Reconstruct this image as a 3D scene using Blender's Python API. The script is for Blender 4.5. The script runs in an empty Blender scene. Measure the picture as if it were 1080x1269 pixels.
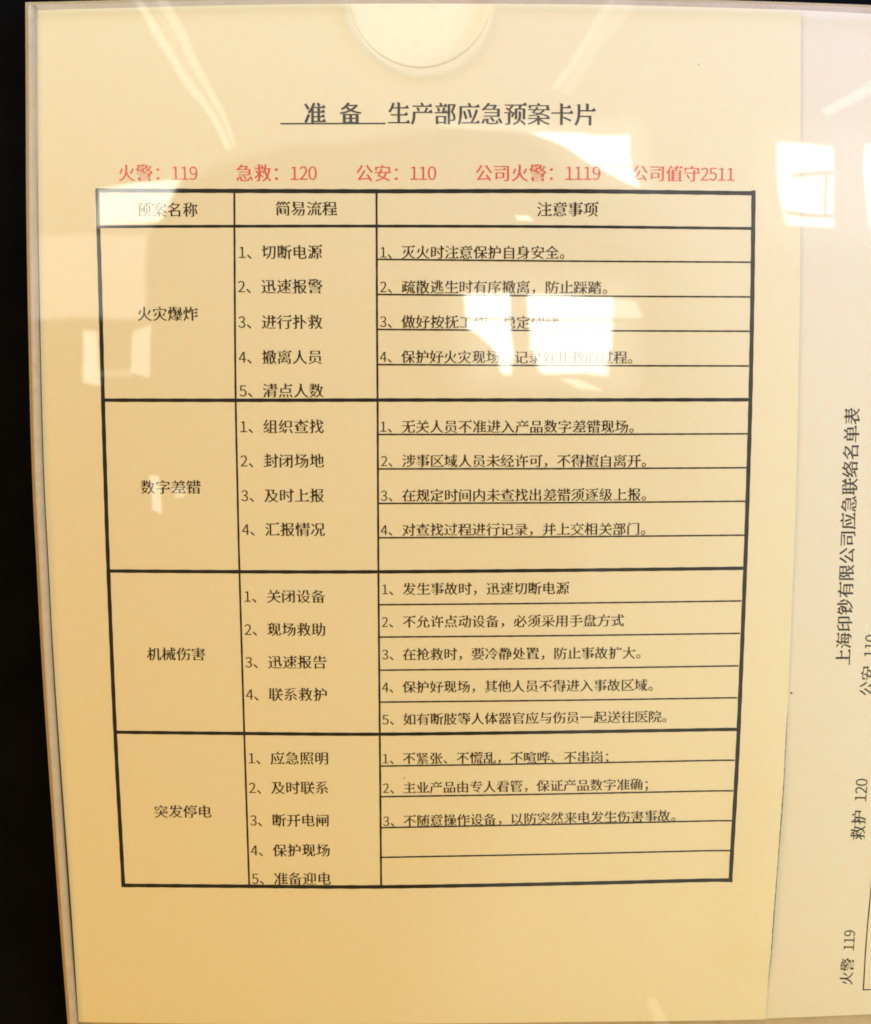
import bpy, bmesh, math, random
from mathutils import Vector

# ------------------------------------------------------------------ measurements (metres, sheet plane is X right / Z up, the viewer is on -Y)
CAM = (0, -0.26772, 0.02625); TILT = 5.6; LENS = 38.333
SHEET_1 = {'bottom': [(-0.109273, -0.156871), (-0.059347, -0.157527), (-0.009891, -0.157527), (0.074161, -0.156608), (0.100964, -0.156083)],
 'left': [(-0.109742, 0.138617), (-0.110449, 0.120151), (-0.11178, 0.076439), (-0.112964, 0.0174), (-0.11277, -0.01786), (-0.112214, -0.054039),
          (-0.110172, -0.119037), (-0.109273, -0.156871)],
 'right': [(0.100626, 0.138829), (0.102797, 0.076439), (0.103777, 0.035841), (0.104346, -0.003648), (0.1043, -0.027417), (0.104224, -0.054039),
           (0.103931, -0.068777), (0.103456, -0.088668), (0.102578, -0.111384), (0.101809, -0.134465), (0.100964, -0.156083)],
 'top': [(-0.109742, 0.138617), (-0.093284, 0.139147), (-0.03108, 0.140418), (0.03552, 0.140418), (0.075504, 0.139571), (0.100626, 0.138829)]}
SHEET_2 = {'bottom': [(0.076862, -0.157155), (0.101135, -0.156444), (0.133792, -0.15505), (0.163435, -0.153473), (0.185654, -0.152423)],
 'left': [(0.069042, 0.140122), (0.072764, -0.001376), (0.076862, -0.157155)],
 'right': [(0.176302, 0.1348), (0.184961, -0.001376), (0.185654, -0.152423)],
 'top': [(0.069042, 0.140122), (0.100704, 0.139166), (0.120354, 0.138209), (0.147183, 0.136718), (0.176302, 0.1348)]}
HOLD_LEFT = [(-0.111598, 0.139662), (-0.112375, 0.119098), (-0.113946, 0.075877), (-0.115169, 0.017499), (-0.114998, -0.017366), (-0.114541, -0.05314),
 (-0.112822, -0.117409), (-0.111501, -0.155598), (-0.11116, -0.162628)]
HOLD_TOP = [(-0.111598, 0.139662), (-0.092161, 0.14008), (-0.052644, 0.141021), (-0.008773, 0.141439), (0.035093, 0.14123), (0.078992, 0.140185),
 (0.118545, 0.138929), (0.144959, 0.137672), (0.176949, 0.135575)]
HOLD_BOTTOM = [(-0.11116, -0.162628), (-0.058849, -0.163672), (0.014712, -0.163672), (0.099971, -0.161584), (0.132255, -0.160281), (0.190777, -0.156377)]
BACK_LEFT = [(-0.113538, 0.141632), (-0.114328, 0.120712), (-0.115926, 0.076739), (-0.11717, 0.017347), (-0.116997, -0.018124), (-0.116531, -0.054519),
 (-0.114783, -0.119905), (-0.113439, -0.158758), (-0.113092, -0.16591)]
BACK_TOP = [(-0.113538, 0.141632), (-0.093762, 0.142058), (-0.053559, 0.143015), (-0.008925, 0.143441), (0.035703, 0.143228), (0.080364, 0.142165),
 (0.120605, 0.140887), (0.147478, 0.139609), (0.180024, 0.137475)]
BACK_BOTTOM = [(-0.113092, -0.16591), (-0.059872, -0.166973), (0.014968, -0.166973), (0.101709, -0.164848), (0.134554, -0.163522), (0.194092, -0.159551)]
NOTCH = ((-0.004056, 0.142588), 0.019669)
SEAM = [(-0.11022, 0.138427), (-0.110926, 0.12008), (-0.112492, 0.076402), (-0.113577, 0.017406), (-0.113274, -0.017827), (-0.112845, -0.053979),
 (-0.110943, -0.118928), (-0.110086, -0.157521), (-0.1098, -0.163044)]
TEXT_1 = [('title_text', '准', (-0.036699, 0.111414), (-0.030414, 0.111414), 1.0, 0.012),
 ('title_text', '备', (-0.026711, 0.111414), (-0.020426, 0.111414), 1.0, 0.012),
 ('title_text', '生产部应急预案卡片', (-0.013468, 0.111414), (0.044897, 0.11109), 1.0, 0.004),
 ('phone_number_text', '火警：119', (-0.088863, 0.095302), (-0.066393, 0.095302), 1.0, 0),
 ('phone_number_text', '急救：120', (-0.055892, 0.095302), (-0.033084, 0.095302), 1.0, 0),
 ('phone_number_text', '公安：110', (-0.022357, 0.095302), (0.000339, 0.095302), 1.0, 0),
 ('phone_number_text', '公司火警：1119', (0.010953, 0.095302), (0.046294, 0.095302), 1.0, 0),
 ('phone_number_text', '公司值守2511', (0.054763, 0.095302), (0.083792, 0.094973), 1.0, 0),
 ('column_heading', '预案名称', (-0.084096, 0.085297), (-0.066643, 0.085297), 1.0, 0),
 ('column_heading', '简易流程', (-0.044989, 0.085628), (-0.027538, 0.085628), 1.0, 0),
 ('column_heading', '注意事项', (0.028333, 0.085407), (0.045786, 0.085407), 1.0, 0),
 ('row_heading', '火灾爆炸', (-0.084773, 0.056518), (-0.06736, 0.056518), 1.0, 0),
 ('row_heading', '数字差错', (-0.085386, 0.007267), (-0.067773, 0.007267), 1.0, 0),
 ('row_heading', '机械伤害', (-0.085017, -0.041996), (-0.067681, -0.041996), 1.0, 0),
 ('row_heading', '突发停电', (-0.084302, -0.090046), (-0.06691, -0.090046), 1.0, 0),
 ('step_text', '1、切断电源', (-0.05555, 0.073659), (-0.031873, 0.073659), 1.0, 0),
 ('step_text', '2、迅速报警', (-0.055975, 0.064163), (-0.031871, 0.064163), 1.0, 0),
 ('step_text', '3、进行扑救', (-0.056066, 0.054261), (-0.031989, 0.054261), 1.0, 0),
 ('step_text', '4、撤离人员', (-0.056156, 0.0444), (-0.032105, 0.0444), 1.0, 0),
 ('step_text', '5、清点人数', (-0.056121, 0.034925), (-0.031871, 0.034925), 1.0, 0),
 ('step_text', '1、组织查找', (-0.056216, 0.024691), (-0.031991, 0.024691), 1.0, 0),
 ('step_text', '2、封闭场地', (-0.056302, 0.014844), (-0.03199, 0.014844), 1.0, 0),
 ('step_text', '3、及时上报', (-0.056275, 0.00481), (-0.032107, 0.00481), 1.0, 0),
 ('step_text', '4、汇报情况', (-0.056242, -0.005063), (-0.031988, -0.005063), 1.0, 0),
 ('step_text', '1、关闭设备', (-0.056054, -0.024782), (-0.032098, -0.024782), 1.0, 0),
 ('step_text', '2、现场救助', (-0.056134, -0.034627), (-0.032093, -0.034627), 1.0, 0),
 ('step_text', '3、迅速报告', (-0.056093, -0.044421), (-0.031968, -0.044421), 1.0, 0),
 ('step_text', '4、联系救护', (-0.05605, -0.054162), (-0.031841, -0.054162), 1.0, 0),
 ('step_text', '1、应急照明', (-0.055837, -0.0736), (-0.031701, -0.0736), 1.0, 0),
 ('step_text', '2、及时联系', (-0.055775, -0.082672), (-0.031682, -0.082672), 1.0, 0),
 ('step_text', '3、断开电闸', (-0.055611, -0.092806), (-0.031674, -0.092806), 1.0, 0),
 ('step_text', '4、保护现场', (-0.055551, -0.102128), (-0.031535, -0.102128), 1.0, 0),
 ('step_text', '5、准备迎电', (-0.055358, -0.111003), (-0.03139, -0.111003), 1.0, 0),
 ('note_text', '1、灭火时注意保护自身安全。', (-0.015709, 0.073659), (0.038932, 0.073548), 1.0, 0),
 ('note_text', '2、疏散逃生时有序撤离，防止踩踏。', (-0.015765, 0.064051), (0.051183, 0.063827), 1.0, 0),
 ('note_text', '3、做好按抚工作，稳定情绪。', (-0.015822, 0.054374), (0.039215, 0.054035), 1.0, 0),
 ('note_text', '4、保护好火灾现场，记录好扑救的过程。', (-0.015879, 0.044514), (0.05869, 0.044286), 1.0, 0),
 ('note_text', '1、无关人员不准进入产品数字差错现场。', (-0.015995, 0.024691), (0.059577, 0.024691), 1.0, 0),
 ('note_text', '2、涉事区域人员未经许可，不得擅自离开。', (-0.01582, 0.014844), (0.063282, 0.014844), 1.0, 0),
 ('note_text', '3、在规定时间内未查找出差错须逐级上报。', (-0.015878, 0.00481), (0.063505, 0.005161), 1.0, 0),
 ('note_text', '4、对查找过程进行记录，并上交相关部门。', (-0.015936, -0.00518), (0.063501, -0.004827), 1.0, 0),
 ('note_text', '1、发生事故时，迅速切断电源', (-0.015801, -0.02263), (0.039143, -0.022272), 1.0, 0),
 ('note_text', '2、不允许点动设备，必须采用手盘方式', (-0.015856, -0.03234), (0.055368, -0.031859), 1.0, 0),
 ('note_text', '3、在抢救时，要冷静处置，防止事故扩大。', (-0.015793, -0.042117), (0.06292, -0.041512), 1.0, 0),
 ('note_text', '4、保护好现场，其他人员不得进入事故区域。', (-0.015848, -0.051964), (0.066713, -0.051232), 1.0, 0),
 ('note_text', '5、如有断肢等人体器官应与伤员一起送往医院。', (-0.015784, -0.061757), (0.071004, -0.060775), 1.0, 0),
 ('note_text', '1、不紧张、不慌乱，不喧哗、不串岗；', (-0.015851, -0.073723), (0.054026, -0.073104), 1.0, 0),
 ('note_text', '2、主业产品由专人看管，保证产品数字准确；', (-0.015781, -0.082796), (0.065988, -0.08155), 1.0, 0),
 ('note_text', '3、不随意操作设备，以防突然来电发生伤害事故。', (-0.015718, -0.093057), (0.074431, -0.0913), 1.0, 0)]
TEXT_2 = [('heading_text', '上海印钞有限公司应急联络名单表', (0.120444, -0.045756), (0.119959, 0.030105), 1.0, 0.004),
 ('contact_text', '火警 119', (0.125598, -0.145625), (0.126048, -0.127759), 1.0, 0),
 ('contact_text', '救护 120', (0.127115, -0.099476), (0.12758, -0.08018), 1.0, 0),
 ('contact_text', '公安 110', (0.127641, -0.055017), (0.128451, -0.036315), 1.0, 0)]
BORDER = [([(-0.094664, 0.090913), (-0.094801, 0.080654), (-0.094889, 0.065284), (-0.095239, 0.032402), (-0.09539, 0.008085), (-0.09545, -0.017384),
   (-0.095081, -0.065817), (-0.094136, -0.113676)],
  0.001123),
 ([(0.089133, 0.090584), (0.089711, 0.063042), (0.090154, 0.032402), (0.090259, 0.008085), (0.090256, -0.016908), (0.0899, -0.064832),
   (0.088848, -0.11202)],
  0.00117),
 ([(-0.095062, 0.09054), (-0.056334, 0.090408), (-0.016516, 0.09032), (0.036199, 0.090364), (0.089612, 0.089792)], 0.001123),
 ([(-0.094482, -0.113115), (-0.056257, -0.113421), (-0.016562, -0.113625), (0.038956, -0.112657), (0.089315, -0.111384)], 0.001123),
 ([(-0.094688, 0.080654), (-0.056538, 0.080765), (-0.016575, 0.080809), (0.036331, 0.080654), (0.089254, 0.080167)], 0.000772),
 ([(-0.095477, 0.032218), (-0.057333, 0.032172), (-0.016645, 0.032241), (0.036988, 0.032264), (0.090387, 0.032333)], 0.001006),
 ([(-0.095564, -0.017289), (-0.057202, -0.017503), (-0.016713, -0.017503), (0.037657, -0.017027), (0.090358, -0.016432)], 0.001006),
 ([(-0.095314, -0.065644), (-0.056766, -0.066063), (-0.016528, -0.06626), (0.038316, -0.06557), (0.090017, -0.064733)], 0.001006)]
RULES = [([(-0.056335, 0.090364), (-0.056845, 0.060796), (-0.057223, 0.031943), (-0.057257, 0.008085), (-0.057199, -0.017384), (-0.056771, -0.06631),
   (-0.056184, -0.113421)],
  0.000538),
 ([(-0.016516, 0.090364), (-0.016603, 0.054035), (-0.016577, 0.031943), (-0.016642, -0.017384), (-0.016528, -0.06631), (-0.016392, -0.113676)],
  0.000561),
 ([(-0.016404, 0.071654), (0.036272, 0.071174), (0.088961, 0.070873)], 0.000444),
 ([(-0.016463, 0.061919), (0.036312, 0.061492), (0.089098, 0.061245)], 0.000444),
 ([(-0.016523, 0.052159), (0.036352, 0.05182), (0.089235, 0.051661)], 0.000444),
 ([(-0.016583, 0.042282), (0.036392, 0.041997), (0.089373, 0.041895)], 0.000444),
 ([(-0.016589, 0.022426), (0.036533, 0.022426), (0.089648, 0.022611)], 0.000444),
 ([(-0.016602, 0.012517), (0.036597, 0.012599), (0.089786, 0.012867)], 0.000444),
 ([(-0.016593, 0.002513), (0.036612, 0.002747), (0.089802, 0.003169)], 0.000444),
 ([(-0.016653, -0.007494), (0.03653, -0.007199), (0.089696, -0.006715)], 0.000444),
 ([(-0.016654, -0.027249), (0.036429, -0.026769), (0.089488, -0.026099)], 0.000444),
 ([(-0.016664, -0.036894), (0.036372, -0.036424), (0.089384, -0.03576)], 0.000444),
 ([(-0.016652, -0.046825), (0.036327, -0.046266), (0.089279, -0.045513)], 0.000444),
 ([(-0.01659, -0.056485), (0.036307, -0.05591), (0.089176, -0.055139)], 0.000444),
 ([(-0.016585, -0.07603), (0.036212, -0.075186), (0.088972, -0.074145)], 0.000444),
 ([(-0.01652, -0.085467), (0.036195, -0.084605), (0.088871, -0.083544)], 0.000444),
 ([(-0.016455, -0.095068), (0.036181, -0.094037), (0.088772, -0.092806)], 0.000444),
 ([(-0.016411, -0.104354), (0.036152, -0.103342), (0.088672, -0.102128)], 0.000444)]
UNDERLINE = [([(-0.043142, 0.108576), (-0.02921, 0.10862), (-0.013931, 0.108663)], 0.000398)]
RULES_2 = [([(0.130834, -0.147058), (0.187216, -0.146407)], 0.000351),
 ([(0.131012, -0.147189), (0.131258, -0.129304), (0.132282, -0.103772), (0.133082, -0.054039), (0.130662, 0.031254), (0.126521, 0.122299)], 0.000351),
 ([(0.152742, -0.146667), (0.150731, -0.054039), (0.147082, 0.031254), (0.142639, 0.121869)], 0.000281)]
ROOM = [([(0.3566, 0.2861), (0.4098, 0.282), (0.4125, 0.2583), (0.361, 0.26)], 0.0052, 7),
 ([(0.3609, 0.2616), (0.4124, 0.26), (0.419, 0.2032), (0.368, 0.2049)], 0.0052, 5),
 ([(0.4485, 0.2828), (0.5051, 0.2779), (0.5141, 0.2007), (0.458, 0.2032)], 0.0052, 7),
 ([(0.0966, 0.2979), (0.2042, 0.2934), (0.2119, 0.2485)], 0.0035, 8),
 ([(0.0299, 0.1358), (0.0786, 0.1358), (0.0806, 0.0945), (0.0352, 0.0945)], 0.0061, 8),
 ([(0.036, 0.0962), (0.0806, 0.0962), (0.0834, 0.0691), (0.0567, 0.0793)], 0.0061, 6.5),
 ([(0.0558, 0.0826), (0.0833, 0.081), (0.0801, 0.0478), (0.0698, 0.0495)], 0.007, 6),
 ([(0.0982, 0.1324), (0.188, 0.129), (0.1864, 0.0784), (0.1039, 0.0784)], 0.0061, 8.5),
 ([(0.1021, 0.0826), (0.1871, 0.0826), (0.1826, 0.0469), (0.1137, 0.0512)], 0.0078, 6),
 ([(0.1863, 0.1282), (0.212, 0.1257), (0.2209, 0.1072), (0.1867, 0.1072)], 0.0043, 1.6),
 ([(0.1353, 0.0427), (0.1551, 0.041), (0.1768, 0.0324), (0.157, 0.0307)], 0.0035, 2.2),
 ([(-0.3721, 0.0937), (-0.3584, 0.0937), (-0.3587, 0.0358), (-0.3725, 0.0375)], 0.0052, 2.6),
 ([(-0.3224, 0.0937), (-0.3, 0.0987), (-0.3016, 0.0444), (-0.3255, 0.0512)], 0.0052, 1.9),
 ([(-0.3616, 0.0512), (-0.3227, 0.0572), (-0.3248, 0.0461), (-0.3602, 0.0444)], 0.0052, 0.7),
 ([(-0.3081, -0.0591), (-0.2977, -0.0591), (-0.3006, -0.0994), (-0.3127, -0.0959)], 0.0035, 2.4),
 ([(-0.2823, -0.0679), (-0.2683, -0.0661), (-0.2686, -0.0783), (-0.2809, -0.0801)], 0.0043, 1.8),
 ([(0.0813, 0.2181), (0.0949, 0.2173), (0.1, 0.2115), (0.0847, 0.2131)], 0.0017, 4),
 ([(-0.3531, 0.2436), (-0.2709, 0.2551), (-0.2915, 0.2123), (-0.3545, 0.204)], 0.0061, 4.6),
 ([(-0.4244, 0.1958), (-0.3055, 0.1974), (-0.3083, 0.1055), (-0.4282, 0.1055)], 0.0087, 0.8),
 ([(0.0042, 0.312), (0.1049, 0.3056), (0.1176, 0.2958), (0.0042, 0.3007)], 0.0087, 0.9),
 ([(0.0171, 0.15), (0.2133, 0.1458), (0.2114, 0.0315), (0.0302, 0.0358)], 0.0522, 0.9),  # this and the next two: soft bloom haze painted round the panes
 ([(0.3402, 0.2983), (0.5125, 0.2983), (0.5224, 0.1875), (0.3483, 0.1875)], 0.0522, 0.5),
 ([(0.0839, 0.3104), (0.2182, 0.3064), (0.2239, 0.2411), (0.152, 0.2493)], 0.0261, 0.6),
 ([(-0.3225, 0.4541), (-0.3142, 0.4541), (-0.2162, 0.2861), (-0.2221, 0.2853)], 0.0035, 1.5),
 ([(-0.301, 0.4541), (-0.2902, 0.4541), (-0.2094, 0.2885), (-0.2145, 0.2877)], 0.0035, 1.2),
 ([(-0.3101, 0.4541), (-0.301, 0.4541), (-0.2145, 0.2861), (-0.2179, 0.2861)], 0.007, 0.35),
 ([(0.1985, 0.4541), (0.2084, 0.4541), (0.1255, 0.3411), (0.1171, 0.3411)], 0.0052, 0.9),
 ([(0.2067, 0.4541), (0.2274, 0.4541), (0.1381, 0.3363), (0.1255, 0.3363)], 0.0078, 0.5),
 ([(0.4674, 0.3628), (0.4763, 0.3507), (0.4028, 0.3104), (0.3958, 0.3169)], 0.0052, 1.2),
 ([(0.2394, -0.6537), (0.2505, -0.6537), (0.2853, -0.7175), (0.2686, -0.7175)], 0.0061, 0.7)]
DARK_BARS = [([(0.3735, 0.2624), (0.4123, 0.2616), (0.4134, 0.2559), (0.3754, 0.2567)], 0.0035, 0.95),
 ([(0.3675, 0.2206), (0.4183, 0.2197), (0.4185, 0.214), (0.3685, 0.2148)], 0.0035, 0.95),
 ([(0.4024, 0.2559), (0.4075, 0.2559), (0.4107, 0.2189), (0.4056, 0.2189)], 0.0035, 0.9),
 ([(0.03, 0.1072), (0.197, 0.1055), (0.1971, 0.1021), (0.03, 0.1038)], 0.0035, 0.62),
 ([(0.1685, 0.269), (0.2123, 0.269), (0.2124, 0.2657), (0.1686, 0.2657)], 0.0026, 0.62)]
MASS = [(-0.3085, 0.0444), (-0.3039, 0.1958), (-0.2684, 0.2526), (-0.2104, 0.2788), (-0.0841, 0.2934), (0.0, 0.2999), (0.1025, 0.2999), (0.2094, 0.2493),
 (0.3089, 0.0869), (0.2987, -0.1559)]
MASS_SOFT = [0.0122, 0.007, 0.0261, 0.0261, 0.0174, 0.0052, 0.0043, 0.1304, 0.1565, 0.2174]
LOW_MASS = [(-0.7194, 0.1055), (0.2569, 0.1055), (0.1678, -0.1559), (0.1773, -0.9184), (-0.7924, -0.9184)]
LOW_SOFT = [0.0104, 0.1391, 0.0191, 0.087, 0.087]
GLOSS = 0.05
AMBIENT = 0.1
WALL_COLOR = (0.95, 0.93, 0.84)
WALL_TOP = 1.05
WALL_LOW = 0.5
WORLD_STRENGTH = 1.0
PAPER_1 = (0.8, 0.665, 0.34)
PAPER_2 = (0.77, 0.64, 0.375)
RIM = (0.53, 0.38, 0.18)
LIFT = 0.001
LAMPS = [('high_warm_fill', (-0.35, -0.8, 1.0), (0, 0, 0), 0.35, 6.5, (1, 0.48, 0.01)), ('low_warm_fill', (-0.75, -0.7, -0.85), (0, 0, 0), 0.3, 7.4, (1, 0.48, 0.01)),  # unseen warm fills, added to bring up the sheet's yellow
 ('side_warm_fill', (0.9, -0.9, 0), (0, 0, 0), 0.35, 6.4, (1, 0.53, 0.02)),
 ('upper_cool_fill', (-0.12, -0.16, 0.36), (0, 0, 0), 0.16, 1.15, (0.15, 0.48, 1)),  # cool fills added close to the sheet to whiten its top and right
 ('corner_cool_fill', (0.22, -0.15, 0.32), (0, 0, 0), 0.15, 1.0, (0.05, 0.14, 1)),
 ('side_cool_fill', (0.42, -0.22, 0.1), (0, 0, 0), 0.2, 2.25, (0.14, 0.36, 1)),
 ('low_cool_fill', (0.42, -0.25, -0.15), (0, 0, 0), 0.2, 0.68, (0.3, 0.95, 1))]
SPECK_BACK = [(0.105483, -0.054034), (0.104182, -0.02878)]
SPECK_FRONT = [(-0.009386, -0.079683), (0.072813, 0.124443), (-0.050746, -0.132399)]

S = bpy.context.scene
COL = S.collection
rnd = random.Random(7)

# ------------------------------------------------------------------ camera
cd = bpy.data.cameras.new('camera'); cam = bpy.data.objects.new('camera', cd); COL.objects.link(cam)
cd.sensor_fit = 'HORIZONTAL'; cd.sensor_width = 36; cd.lens = LENS
cd.clip_start = 0.01; cd.clip_end = 50
cam.location = CAM; cam.rotation_euler = (math.radians(90 - TILT), 0, 0)
S.camera = cam

# ------------------------------------------------------------------ exposure and render
S.view_settings.view_transform = 'Standard'; S.view_settings.look = 'None'
S.view_settings.exposure = 0.1; S.view_settings.gamma = 1; S.view_settings.use_curve_mapping = False
S.render.engine = 'CYCLES'
S.cycles.use_denoising = True; S.cycles.denoiser = 'OPENIMAGEDENOISE'; S.cycles.denoising_input_passes = 'RGB_ALBEDO_NORMAL'
S.cycles.filter_width = 1.75
S.cycles.transparent_max_bounces = 24
S.cycles.max_bounces = 5; S.cycles.diffuse_bounces = 2; S.cycles.glossy_bounces = 3

# ------------------------------------------------------------------ the room's light: windows, ceiling tubes and walls, computed as an HDR environment round the holder
import numpy as np
world = bpy.data.worlds.new('World'); S.world = world; world.use_nodes = True
EW, EH = 4096, 2048
c0, c1, r0, r1 = int(EW * .62), int(EW * .88), int(EH * .28), int(EH * .72)          # the part of the room the holder mirrors
phi = -((np.arange(EW) + .5) / EW - .5) * 2 * math.pi; the = ((np.arange(EH) + .5) / EH - .5) * math.pi
def room(px, tz):
    """radiance of the room in directions given by azimuth and elevation arrays"""
    X, Y, Z = np.cos(px) * np.cos(tz), np.sin(px) * np.cos(tz), np.sin(tz) + 0 * px
    den = np.maximum(-Y, .02); u, v = X / den, Z / den; front = np.clip((-Y - .02) * 8, 0, 1)
    def step(x, lo, hi):
        t = np.clip((x - lo) / (hi - lo), 0, 1); return t * t * (3 - 2 * t)
    def shape(poly, soft):
        r = 1.0
        for i in range(len(poly)):
            s_ = soft[i] if isinstance(soft, (list, tuple)) else soft
            p, q = poly[i], poly[(i + 1) % len(poly)]
            nx, ny = q[1] - p[1], p[0] - q[0]; l = math.hypot(nx, ny)
            r = r * step((nx * (u - p[0]) + ny * (v - p[1])) / l, -s_ * .5, s_ * .5)
        return r
    total = 0.0
    for poly, soft, power in ROOM: total = total + shape(poly, soft) * power           # panes, bright patches, painted bloom haze and ceiling tubes
    for poly, soft, dim in DARK_BARS: total = total * (1 - dim * shape(poly, soft))         # glazing bars
    mass = np.maximum(shape(MASS, MASS_SOFT), shape(LOW_MASS, LOW_SOFT))               # the dark mass before the pale wall
    wall = (WALL_LOW + (WALL_TOP - WALL_LOW) * step(v, -.35, .45)) * (1 - .92 * mass) * front * (1 - step(np.maximum(np.abs(u), np.abs(v)), .55, .9))
    return wall[..., None] * np.array(WALL_COLOR) + AMBIENT * np.array((1.0, .75, .1)) + (1.3 * total * front)[..., None] * np.array((1.0, .98, .9))
env = np.ones((EH, EW, 4), dtype=np.float32)
k = 8                                                                                # the rest of the room is smooth: computed coarsely
coarse = room(phi[::k][None, :], the[::k][:, None])
env[..., :3] = np.repeat(np.repeat(coarse, k, 0), k, 1)
env[r0:r1, c0:c1, :3] = room(phi[c0:c1][None, :], the[r0:r1][:, None])
img = bpy.data.images.new('room_environment', EW, EH, float_buffer=True, alpha=False)
img.pixels.foreach_set(env.ravel()); img.update(); img.pack()
NT = world.node_tree; NT.nodes.clear()
et = NT.nodes.new('ShaderNodeTexEnvironment'); et.image = img
bg = NT.nodes.new('ShaderNodeBackground'); bg.inputs[1].default_value = WORLD_STRENGTH
NT.links.new(et.outputs[0], bg.inputs[0]); NT.links.new(bg.outputs[0], NT.nodes.new('ShaderNodeOutputWorld').inputs[0])
world.cycles.sampling_method = 'MANUAL'; world.cycles.sample_map_resolution = 2048

# ------------------------------------------------------------------ unseen fill lamps, added to set the sheet's brightness and tone
def area(name, loc, target, size, power, color):
    d = bpy.data.lights.new(name, 'AREA'); d.shape = 'DISK'; d.size = size; d.energy = power; d.color = color
    o = bpy.data.objects.new(name, d); COL.objects.link(o); o.location = loc
    o.rotation_euler = (Vector(target) - Vector(loc)).to_track_quat('-Z', 'Y').to_euler()
    return o
for a in LAMPS: area(*a)

# ------------------------------------------------------------------ materials
def mat(name, color, rough=.6, var=0.0, scale=200.0, spec=.3, bump=0.0, tint=None):
    m = bpy.data.materials.new(name); m.use_nodes = True; nt = m.node_tree; b = nt.nodes['Principled BSDF']
    b.inputs['Base Color'].default_value = (*color, 1); b.inputs['Roughness'].default_value = rough
    b.inputs['Specular IOR Level'].default_value = spec
    if var or bump:
        t = nt.nodes.new('ShaderNodeTexCoord'); n = nt.nodes.new('ShaderNodeTexNoise')
        nt.links.new(t.outputs['Object'], n.inputs['Vector'])
        n.inputs['Scale'].default_value = scale; n.inputs['Detail'].default_value = 5; n.inputs['Roughness'].default_value = .6
        r = nt.nodes.new('ShaderNodeValToRGB')
        r.color_ramp.elements[0].position = .25; r.color_ramp.elements[1].position = .75
        r.color_ramp.elements[0].color = (*[c * (1 - var) for c in color], 1)
        r.color_ramp.elements[1].color = (*[min(1, c * (1 + var)) for c in color], 1)
        if tint:                                                    # faint warm and greenish mottling of cheap paper stock
            r.color_ramp.elements[0].color = (color[0], color[1] * (1 - tint), color[2] * (1 - 2 * tint), 1)
            r.color_ramp.elements[1].color = (color[0] * (1 - .7 * tint), color[1] * (1 + .4 * tint), color[2], 1)
        nt.links.new(n.outputs['Fac'], r.inputs[0]); nt.links.new(r.outputs[0], b.inputs['Base Color'])
        if bump:
            bp = nt.nodes.new('ShaderNodeBump'); bp.inputs['Distance'].default_value = bump
            nt.links.new(n.outputs['Fac'], bp.inputs['Height']); nt.links.new(bp.outputs[0], b.inputs['Normal'])
    return m
M = dict(
    sheet=mat('cream_paper', PAPER_1, .8, .014, 420, .15, 2e-5, .055),
    sheet_back=mat('pale_paper', PAPER_2, .8, .014, 420, .15, 2e-5, .055),
    ink=mat('black_ink', (.012, .008, .004), .7, .5, 1500, .2),
    soft_ink=mat('brown_black_ink', (.020, .011, .004), .7, .75, 90, .2),
    red=mat('red_ink', (.74, .085, .055), .7, .2, 1500, .2),
    rim=mat('tan_acrylic_rim', RIM, .45, .10, 300, .3),
    seam=mat('olive_seam', (.16, .105, .015), .5, .3, 300, .3),
    black=mat('black_board', (.0022, .0020, .0014), .9, .8, 25, .03),
)
def acrylic():
    m = bpy.data.materials.new('clear_acrylic'); m.use_nodes = True; nt = m.node_tree; nt.nodes.clear()
    out = nt.nodes.new('ShaderNodeOutputMaterial'); mx = nt.nodes.new('ShaderNodeMixShader')
    tr = nt.nodes.new('ShaderNodeBsdfTransparent'); tr.inputs[0].default_value = (.985, .985, .975, 1)
    gl = nt.nodes.new('ShaderNodeBsdfGlossy'); gl.inputs['Roughness'].default_value = .012
    lw = nt.nodes.new('ShaderNodeLayerWeight'); lw.inputs['Blend'].default_value = .5          # same reflectance seen from either side
    pw = nt.nodes.new('ShaderNodeMath'); pw.operation = 'POWER'; pw.inputs[1].default_value = 5
    fr = nt.nodes.new('ShaderNodeMath'); fr.operation = 'MULTIPLY_ADD'; fr.inputs[1].default_value = .95; fr.inputs[2].default_value = GLOSS
    nt.links.new(lw.outputs['Facing'], pw.inputs[0]); nt.links.new(pw.outputs[0], fr.inputs[0])
    t = nt.nodes.new('ShaderNodeTexCoord')
    n1 = nt.nodes.new('ShaderNodeTexNoise'); n1.inputs['Scale'].default_value = 16; n1.inputs['Detail'].default_value = 2
    bp = nt.nodes.new('ShaderNodeBump'); bp.inputs['Distance'].default_value = 2.2e-4; bp.inputs['Strength'].default_value = 1
    nt.links.new(t.outputs['Object'], n1.inputs['Vector']); nt.links.new(n1.outputs['Fac'], bp.inputs['Height'])
    nt.links.new(bp.outputs[0], gl.inputs['Normal'])
    nt.links.new(fr.outputs[0], mx.inputs[0]); nt.links.new(tr.outputs[0], mx.inputs[1]); nt.links.new(gl.outputs[0], mx.inputs[2])
    nt.links.new(mx.outputs[0], out.inputs[0])
    return m
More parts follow.
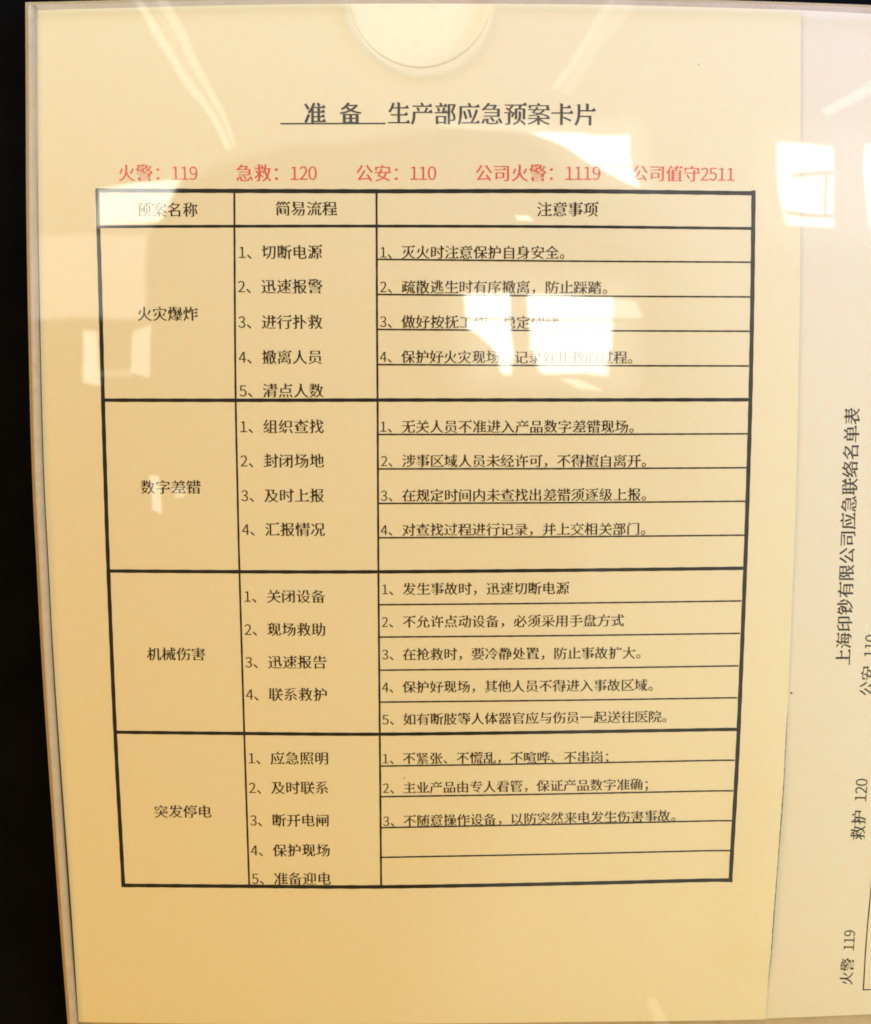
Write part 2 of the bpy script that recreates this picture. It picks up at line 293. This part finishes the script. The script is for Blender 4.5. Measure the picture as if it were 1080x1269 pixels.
def cut_edge():
    m = bpy.data.materials.new('cut_acrylic_edge'); m.use_nodes = True; nt = m.node_tree; nt.nodes.clear()
    out = nt.nodes.new('ShaderNodeOutputMaterial'); mx = nt.nodes.new('ShaderNodeMixShader'); mx.inputs[0].default_value = .32
    tr = nt.nodes.new('ShaderNodeBsdfTransparent'); tr.inputs[0].default_value = (.95, .95, .85, 1)
    b = nt.nodes.new('ShaderNodeBsdfPrincipled'); b.inputs['Base Color'].default_value = (.36, .29, .13, 1); b.inputs['Roughness'].default_value = .25
    nt.links.new(tr.outputs[0], mx.inputs[1]); nt.links.new(b.outputs[0], mx.inputs[2]); nt.links.new(mx.outputs[0], out.inputs[0])
    return m
M['acrylic'] = acrylic(); M['cut'] = cut_edge()

# ------------------------------------------------------------------ mesh helpers
def link(name, me, mats, parent=None, smooth=False):
    for m in mats: me.materials.append(m)
    o = bpy.data.objects.new(name, me); COL.objects.link(o)
    if parent: o.parent = parent
    if smooth:
        for p in me.polygons: p.use_smooth = True
    return o
def mesh(name, verts, faces):
    me = bpy.data.meshes.new(name); me.from_pydata(verts, [], faces); me.update(); return me
def tag(o, label=None, cat=None, group=None, kind=None):
    for k, q in (('label', label), ('category', cat), ('group', group), ('kind', kind)):
        if q: o[k] = q
    return o
def resample(pl, n):
    """n+1 points along a smooth (Catmull-Rom) curve through pl, evenly spaced by length"""
    pl = [Vector(p) for p in pl]; dense = []
    for i in range(len(pl) - 1):
        p0 = pl[i - 1] if i else pl[i] * 2 - pl[i + 1]
        p3 = pl[i + 2] if i + 2 < len(pl) else pl[i + 1] * 2 - pl[i]
        p1, p2 = pl[i], pl[i + 1]
        for k in range(12):
            t = k / 12
            dense.append(.5 * ((2 * p1) + (p2 - p0) * t + (2 * p0 - 5 * p1 + 4 * p2 - p3) * t * t + (3 * p1 - p0 - 3 * p2 + p3) * t ** 3))
    dense.append(pl[-1])
    acc = [0.0]
    for a, b in zip(dense, dense[1:]): acc.append(acc[-1] + (b - a).length)
    out, j = [], 0
    for i in range(n + 1):
        s = acc[-1] * i / n
        while j < len(acc) - 2 and acc[j + 1] < s: j += 1
        f = (s - acc[j]) / max(acc[j + 1] - acc[j], 1e-12)
        out.append(dense[j].lerp(dense[j + 1], min(1, max(0, f))))
    return out

# ------------------------------------------------------------------ the sheets: slightly bowed paper, everything printed on it follows the bow
def ss(a, b, x):
    t = min(1, max(0, (x - a) / (b - a))); return t * t * (3 - 2 * t)
def edge_x(z):                                                     # right edge of the front sheet at height z
    e = SHEET_1['right']
    for a, b in zip(e, e[1:]):
        if b[1] <= z <= a[1]: return a[0] + (b[0] - a[0]) * (a[1] - z) / (a[1] - b[1])
    return e[0][0] if z > e[0][1] else e[-1][0]
def bow_front(x, z):
    y = -.00012 * (1 + math.sin(x * 31 + .6) * math.cos(z * 17 + .3)) - .00012 * (1 + math.sin(z * 24 + x * 9))
    y -= LIFT * ss(-.05, -.085, z) * ss(-.149, -.13, z) * ss(.022, 0, edge_x(z) - x)   # the lower right edge stands off the sheet behind
    return y
def bow_back(x, z):
    return .0008 - .00006 * (1 + math.sin(x * 40) * math.cos(z * 23))
def coons(sh, bow, nu, nv, thick):
    L, T, R_, B = (resample(sh['left'], nv), resample(sh['top'], nu), resample(sh['right'], nv), resample(sh['bottom'], nu))
    V = []
    for j in range(nv + 1):
        t = j / nv
        for i in range(nu + 1):
            s = i / nu
            p = (L[j] * (1 - s) + R_[j] * s) + (T[i] * (1 - t) + B[i] * t) - (T[0] * (1 - s) * (1 - t) + T[nu] * s * (1 - t) + B[0] * (1 - s) * t + B[nu] * s * t)
            V.append((p.x, bow(p.x, p.y), p.y))
    N = len(V); V += [(a, b + thick, c) for a, b, c in V]
    F_ = []; W = nu + 1
    for j in range(nv):
        for i in range(nu):
            a = j * W + i; q = (a, a + W, a + W + 1, a + 1)
            F_.append(q); F_.append(tuple(N + k for k in reversed(q)))
    ring = list(range(nu + 1)) + [j * W + nu for j in range(1, nv + 1)] + [nv * W + i for i in range(nu - 1, -1, -1)] + [j * W for j in range(nv - 1, 0, -1)]
    for a, b in zip(ring, ring[1:] + ring[:1]): F_.append((a, b, N + b, N + a))
    return V, F_
V, F_ = coons(SHEET_1, bow_front, 84, 112, .00011)
sheet_1 = link('printed_sheet', mesh('printed_sheet', V, F_), [M['sheet']], smooth=False)
tag(sheet_1, 'cream emergency plan sheet with black ruled table and red phone numbers', 'document')
V, F_ = coons(SHEET_2, bow_back, 40, 60, .00011)
sheet_2 = link('printed_sheet', mesh('printed_sheet', V, F_), [M['sheet_back']])
tag(sheet_2, 'pale contact list sheet with sideways printing, half hidden behind the emergency table sheet', 'document')

def strip(lines, bow, off):
    V, F_ = [], []
    for pl, w in lines:
        n = 90; P_ = resample(pl, n); base = len(V)
        for i, p in enumerate(P_):
            d = (P_[min(i + 1, n)] - P_[max(i - 1, 0)]).normalized(); q = Vector((-d.y, d.x)) * w * .5 * (1 + .07 * math.sin(i * 1.7 + w * 9e4))
            for a in (p - q, p + q): V.append((a.x, bow(a.x, a.y) - off, a.y))
        for i in range(n):
            a = base + 2 * i; F_.append((a, a + 2, a + 3, a + 1))
        off += 2e-6
    return V, F_

# ------------------------------------------------------------------ lettering: outlines with thin horizontals, full verticals and small end serifs
glyphs = {}
def glyph(ch, heavy):
    key = (ch, heavy)
    if key in glyphs: return glyphs[key]
    src = chr(ord(ch) + 0xFEE0) if ch in '0123456789' else ch
    c = bpy.data.curves.new('lettering', 'FONT'); c.body = src; c.resolution_u = 4
    o = bpy.data.objects.new('lettering', c); COL.objects.link(o)
    dg = bpy.context.evaluated_depsgraph_get(); dg.update()
    me = bpy.data.meshes.new_from_object(o.evaluated_get(dg))
    bpy.data.objects.remove(o)
    pos = [Vector((w.co.x, w.co.y)) for w in me.vertices]
    tris = []
    for p in me.polygons:
        q = list(p.vertices)
        if p.normal.z < 0: q.reverse()
        tris.append(q)
    ed = {}
    for q in tris:
        for a, b in zip(q, q[1:] + q[:1]): ed[(a, b)] = 1
    nxt, prv = {}, {}
    for a, b in ed:
        if (b, a) not in ed: nxt[a] = b; prv[b] = a
    def nrm(a, b):
        d = pos[b] - pos[a]
        return Vector((d.y, -d.x)).normalized() if d.length > 1e-9 else Vector((0, 0))
    digit = ch in '0123456789'
    cjk = ord(ch) > 0x4e00
    kh = (.014 if cjk else (.012 if digit else 0.0)) - heavy * .6
    kv = (-.014 if cjk else (-.010 if digit else 0.0)) - heavy
    new = [p.copy() for p in pos]
    for b in nxt:
        if b not in prv: continue
        n1, n2 = nrm(prv[b], b), nrm(b, nxt[b])
        a1 = kh * abs(n1.y) + kv * abs(n1.x); a2 = kh * abs(n2.y) + kv * abs(n2.x)
        det = n1.x * n2.y - n1.y * n2.x
        if abs(det) < .25:
            d = (n1 + n2); d = d.normalized() * -(a1 + a2) * .5 if d.length > .1 else Vector((0, 0))
        else:
            d = Vector((-a1 * n2.y + a2 * n1.y, -n1.x * a2 + n2.x * a1)) / det
        if d.length > .05: d = d.normalized() * .05
        new[b] = pos[b] + d
    ser = []
    if cjk:
        for a, b in nxt.items():
            if a not in prv or b not in nxt: continue
            n = nrm(a, b); l = (pos[b] - pos[a]).length
            if n.x > .96 and .03 < l < .1:
                p, q = prv[a], nxt[b]
                if abs(nrm(p, a).y) > .95 and abs(nrm(b, q).y) > .95 and (pos[p] - pos[a]).length > .09 and (pos[q] - pos[b]).length > .09:
                    t, lo = (new[b], new[a]) if new[b].y > new[a].y else (new[a], new[b])
                    ser.append([(t.x - .17, t.y - .004), (t.x + .035, lo.y), (t.x - .035, t.y + .095)])
            # heads of vertical strokes: a small wedge to the left
            if n.y > .96 and .05 < l < .11 and abs(nrm(prv[a], a).x) > .95 and abs(nrm(b, nxt[b]).x) > .95:
                lf, rt = (new[a], new[b]) if new[a].x < new[b].x else (new[b], new[a])
                ser.append([(lf.x - .035, lf.y + .02), (lf.x + .002, lf.y - .05), (rt.x, rt.y - .004)])
    if ch == '1':
        pass
    g = ([(p.x, p.y) for p in new], tris, ser)
    glyphs[key] = g
    return g
def adv(c): return .5 if c in '0123456789 ' else 1.0
def lettering(s, p0, p1, em, heavy, bow, off):
    p0, p1 = Vector(p0), Vector(p1); d = (p1 - p0); unit = d.length / sum(adv(c) for c in s); d.normalize(); up = Vector((-d.y, d.x))
    V, F_ = [], []; x = 0.0
    for c in s:
        if c != ' ':
            co, tris, ser = glyph(c, heavy)
            sh = -.25 if c in '0123456789' else 0.0
            sx = .82 if c in '0123456789' else .985; cx = .25 if sh else .5
            jx, jy = rnd.uniform(-.006, .006), rnd.uniform(-.006, .006)
            def put(a, b, o):
                a = cx + (a + sh - cx) * sx + x + jx; b = (b - .38) * .985 * em + jy
                q = p0 + (d * a + up * b) * unit
                return (q.x, bow(q.x, q.y) - o, q.y)
            base = len(V); V += [put(a, b, off) for a, b in co]; F_ += [tuple(base + k for k in t) for t in tris]
            for k, t in enumerate(ser):
                base = len(V); V += [put(a, b, off + 4e-6 * (1 + k % 7)) for a, b in t]
                (ax, ay), (bx, by), (cx2, cy2) = t
                F_.append((base, base + 1, base + 2) if (bx - ax) * (cy2 - ay) - (by - ay) * (cx2 - ax) > 0 else (base, base + 2, base + 1))
        x += adv(c)
    return V, F_
INK = {'title_text': 'ink', 'phone_number_text': 'red', 'heading_text': 'ink', 'contact_text': 'ink'}
for root, lines, bow in ((sheet_1, TEXT_1, bow_front), (sheet_2, TEXT_2, bow_back)):
    for kind, s, p0, p1, em, heavy in lines:
        V, F_ = lettering(s, p0, p1, em, heavy, bow, 9e-5)
        link(kind, mesh(kind, V, F_), [M[INK.get(kind, 'soft_ink')]], root)
for root, name, lines, bow, off, m in ((sheet_1, 'table_border', BORDER, bow_front, 4e-5, 'ink'), (sheet_1, 'table_rules', RULES, bow_front, 6.5e-5, 'soft_ink'),
                                       (sheet_1, 'title_underline', UNDERLINE, bow_front, 6.5e-5, 'soft_ink'), (sheet_2, 'table_rules', RULES_2, bow_back, 5e-5, 'soft_ink')):
    V, F_ = strip(lines, bow, off)
    link(name, mesh(name, V, F_), [M[m]], root)

# thin dark brown strip along the lower part of the front sheet's right edge
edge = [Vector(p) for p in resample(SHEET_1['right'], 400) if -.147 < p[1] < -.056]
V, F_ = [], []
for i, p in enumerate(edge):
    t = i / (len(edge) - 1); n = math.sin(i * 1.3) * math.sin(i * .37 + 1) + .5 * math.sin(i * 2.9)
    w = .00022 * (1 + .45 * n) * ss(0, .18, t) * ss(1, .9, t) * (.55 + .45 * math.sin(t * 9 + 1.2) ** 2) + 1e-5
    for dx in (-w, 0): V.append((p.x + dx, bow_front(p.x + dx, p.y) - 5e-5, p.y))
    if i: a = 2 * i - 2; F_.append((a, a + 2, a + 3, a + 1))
link('dark_edge', mesh('dark_edge', V, F_), [mat('brown_edge', (.09, .05, .015), .9, .5, 900, .1)], sheet_1)

for (x, z), root, bow, r in [(SPECK_BACK[0], 'sheet_2', bow_back, .00034), (SPECK_BACK[1], 'sheet_2', bow_back, .0002), (SPECK_FRONT[0], 'sheet_1', bow_front, .0002), (SPECK_FRONT[1], 'sheet_1', bow_front, .00016), (SPECK_FRONT[2], 'sheet_1', bow_front, .0001)]:                                  # stray toner specks
    n = 9; V = [(x, bow(x, z) - 6e-5, z)] + [(x + r * (1 + .5 * math.sin(k * 2.3)) * math.cos(k * 2 * math.pi / n), bow(x, z) - 6e-5, z + r * (1 + .5 * math.sin(k * 1.7)) * math.sin(k * 2 * math.pi / n)) for k in range(n)]
    link('toner_speck', mesh('toner_speck', V, [(0, 1 + (k + 1) % n, 1 + k) for k in range(n)]), [M['soft_ink']], globals()[root])

# ------------------------------------------------------------------ the acrylic holder
holder = bpy.data.objects.new('document_holder', None); COL.objects.link(holder)
holder.location = (0, .0035, -.15)
tag(holder, 'clear acrylic document holder with a half round thumb notch, mirroring bright windows', 'document holder')
def outline(notched, L, T, B):
    left = resample(L, 40); top = resample(T, 60); bot = resample(B, 40)
    pts_ = [(p.x, p.y) for p in reversed(left)]                     # up the left side
    (cx, cz), r = NOTCH
    tp = [(p.x, p.y) for p in top[1:]]
    if notched:
        def ztop(x):
            for a, b in zip(top, top[1:]):
                if a.x <= x <= b.x: return a.y + (b.y - a.y) * (x - a.x) / (b.x - a.x)
        arc = []
        for k in range(721):
            a = math.pi + math.pi * k / 720; q = (cx + r * math.cos(a), cz + r * math.sin(a))
            if q[1] < ztop(q[0]): arc.append(q)
        arc = arc[::6] + [arc[-1]]
        tp = [q for q in tp if q[0] < arc[0][0] - 1e-4] + arc + [q for q in tp if q[0] > arc[-1][0] + 1e-4]
    pts_ += tp
    pts_ += [(p.x, p.y) for p in reversed(bot[1:])]
    return pts_
def slab(name, ol, y0, y1, mats, sink=0.0):
    n = len(ol); V = [(a, y0, b) for a, b in ol] + [(a, y1, b) for a, b in ol]
    me = mesh(name, V, [tuple(range(n)), tuple(range(2 * n - 1, n - 1, -1))] + [(i, n + i, n + (i + 1) % n, (i + 1) % n) for i in range(n)])
    bm = bmesh.new(); bm.from_mesh(me); bmesh.ops.recalc_face_normals(bm, faces=bm.faces); bm.to_mesh(me); bm.free()
    if len(mats) > 1:
        for i, p in enumerate(me.polygons): p.material_index = 0 if i < 2 else 1
    o = link(name, me, mats, holder); o.location = (0, -.0035, .15); return o
slab('front_panel', outline(True, HOLD_LEFT, HOLD_TOP, HOLD_BOTTOM), -.0032, -.0014, [M['acrylic'], M['cut']])
slab('back_panel', outline(False, BACK_LEFT, BACK_TOP, BACK_BOTTOM), .0016, .0034, [M['rim']])
def sweep(name, pl, dx, rx, ry, y0, m, n=80, taper=None):
    P_ = resample(pl, n); V, F_ = [], []; K = 12
    for i, p in enumerate(P_):
        f = taper(i / n) if taper else 1.0
        for k in range(K):
            a = 2 * math.pi * k / K; V.append((p.x + dx + rx * f * math.cos(a), y0 + ry * math.sin(a), p.y))
    for i in range(n):
        for k in range(K):
            a = i * K + k; b = i * K + (k + 1) % K; F_.append((a, a + K, b + K, b))
    F_.append(tuple(range(K))); F_.append(tuple(n * K + k for k in reversed(range(K))))
    me = mesh(name, V, F_)
    bm = bmesh.new(); bm.from_mesh(me); bmesh.ops.recalc_face_normals(bm, faces=bm.faces); bm.to_mesh(me); bm.free()
    o = link(name, me, [m], holder, True); o.location = (0, -.0035, .15); return o
sweep('side_edge', HOLD_LEFT, .0009, .0011, .0023, -.0006, M['rim'])
sweep('seam', SEAM, 0, .00026, .0001, .0004, M['seam'], taper=lambda t: .45 + .55 * ss(.1, .5, t))

# ------------------------------------------------------------------ the dark board behind
me = mesh('backdrop', [(-1.2, .004 + .0, -1.2), (1.2, .004, -1.2), (1.2, .004, 1.2), (-1.2, .004, 1.2), (-1.2, .02, -1.2), (1.2, .02, -1.2), (1.2, .02, 1.2), (-1.2, .02, 1.2)],
          [(0, 1, 2, 3), (7, 6, 5, 4), (0, 4, 5, 1), (1, 5, 6, 2), (2, 6, 7, 3), (3, 7, 4, 0)])
tag(link('backdrop', me, [M['black']]), kind='structure')
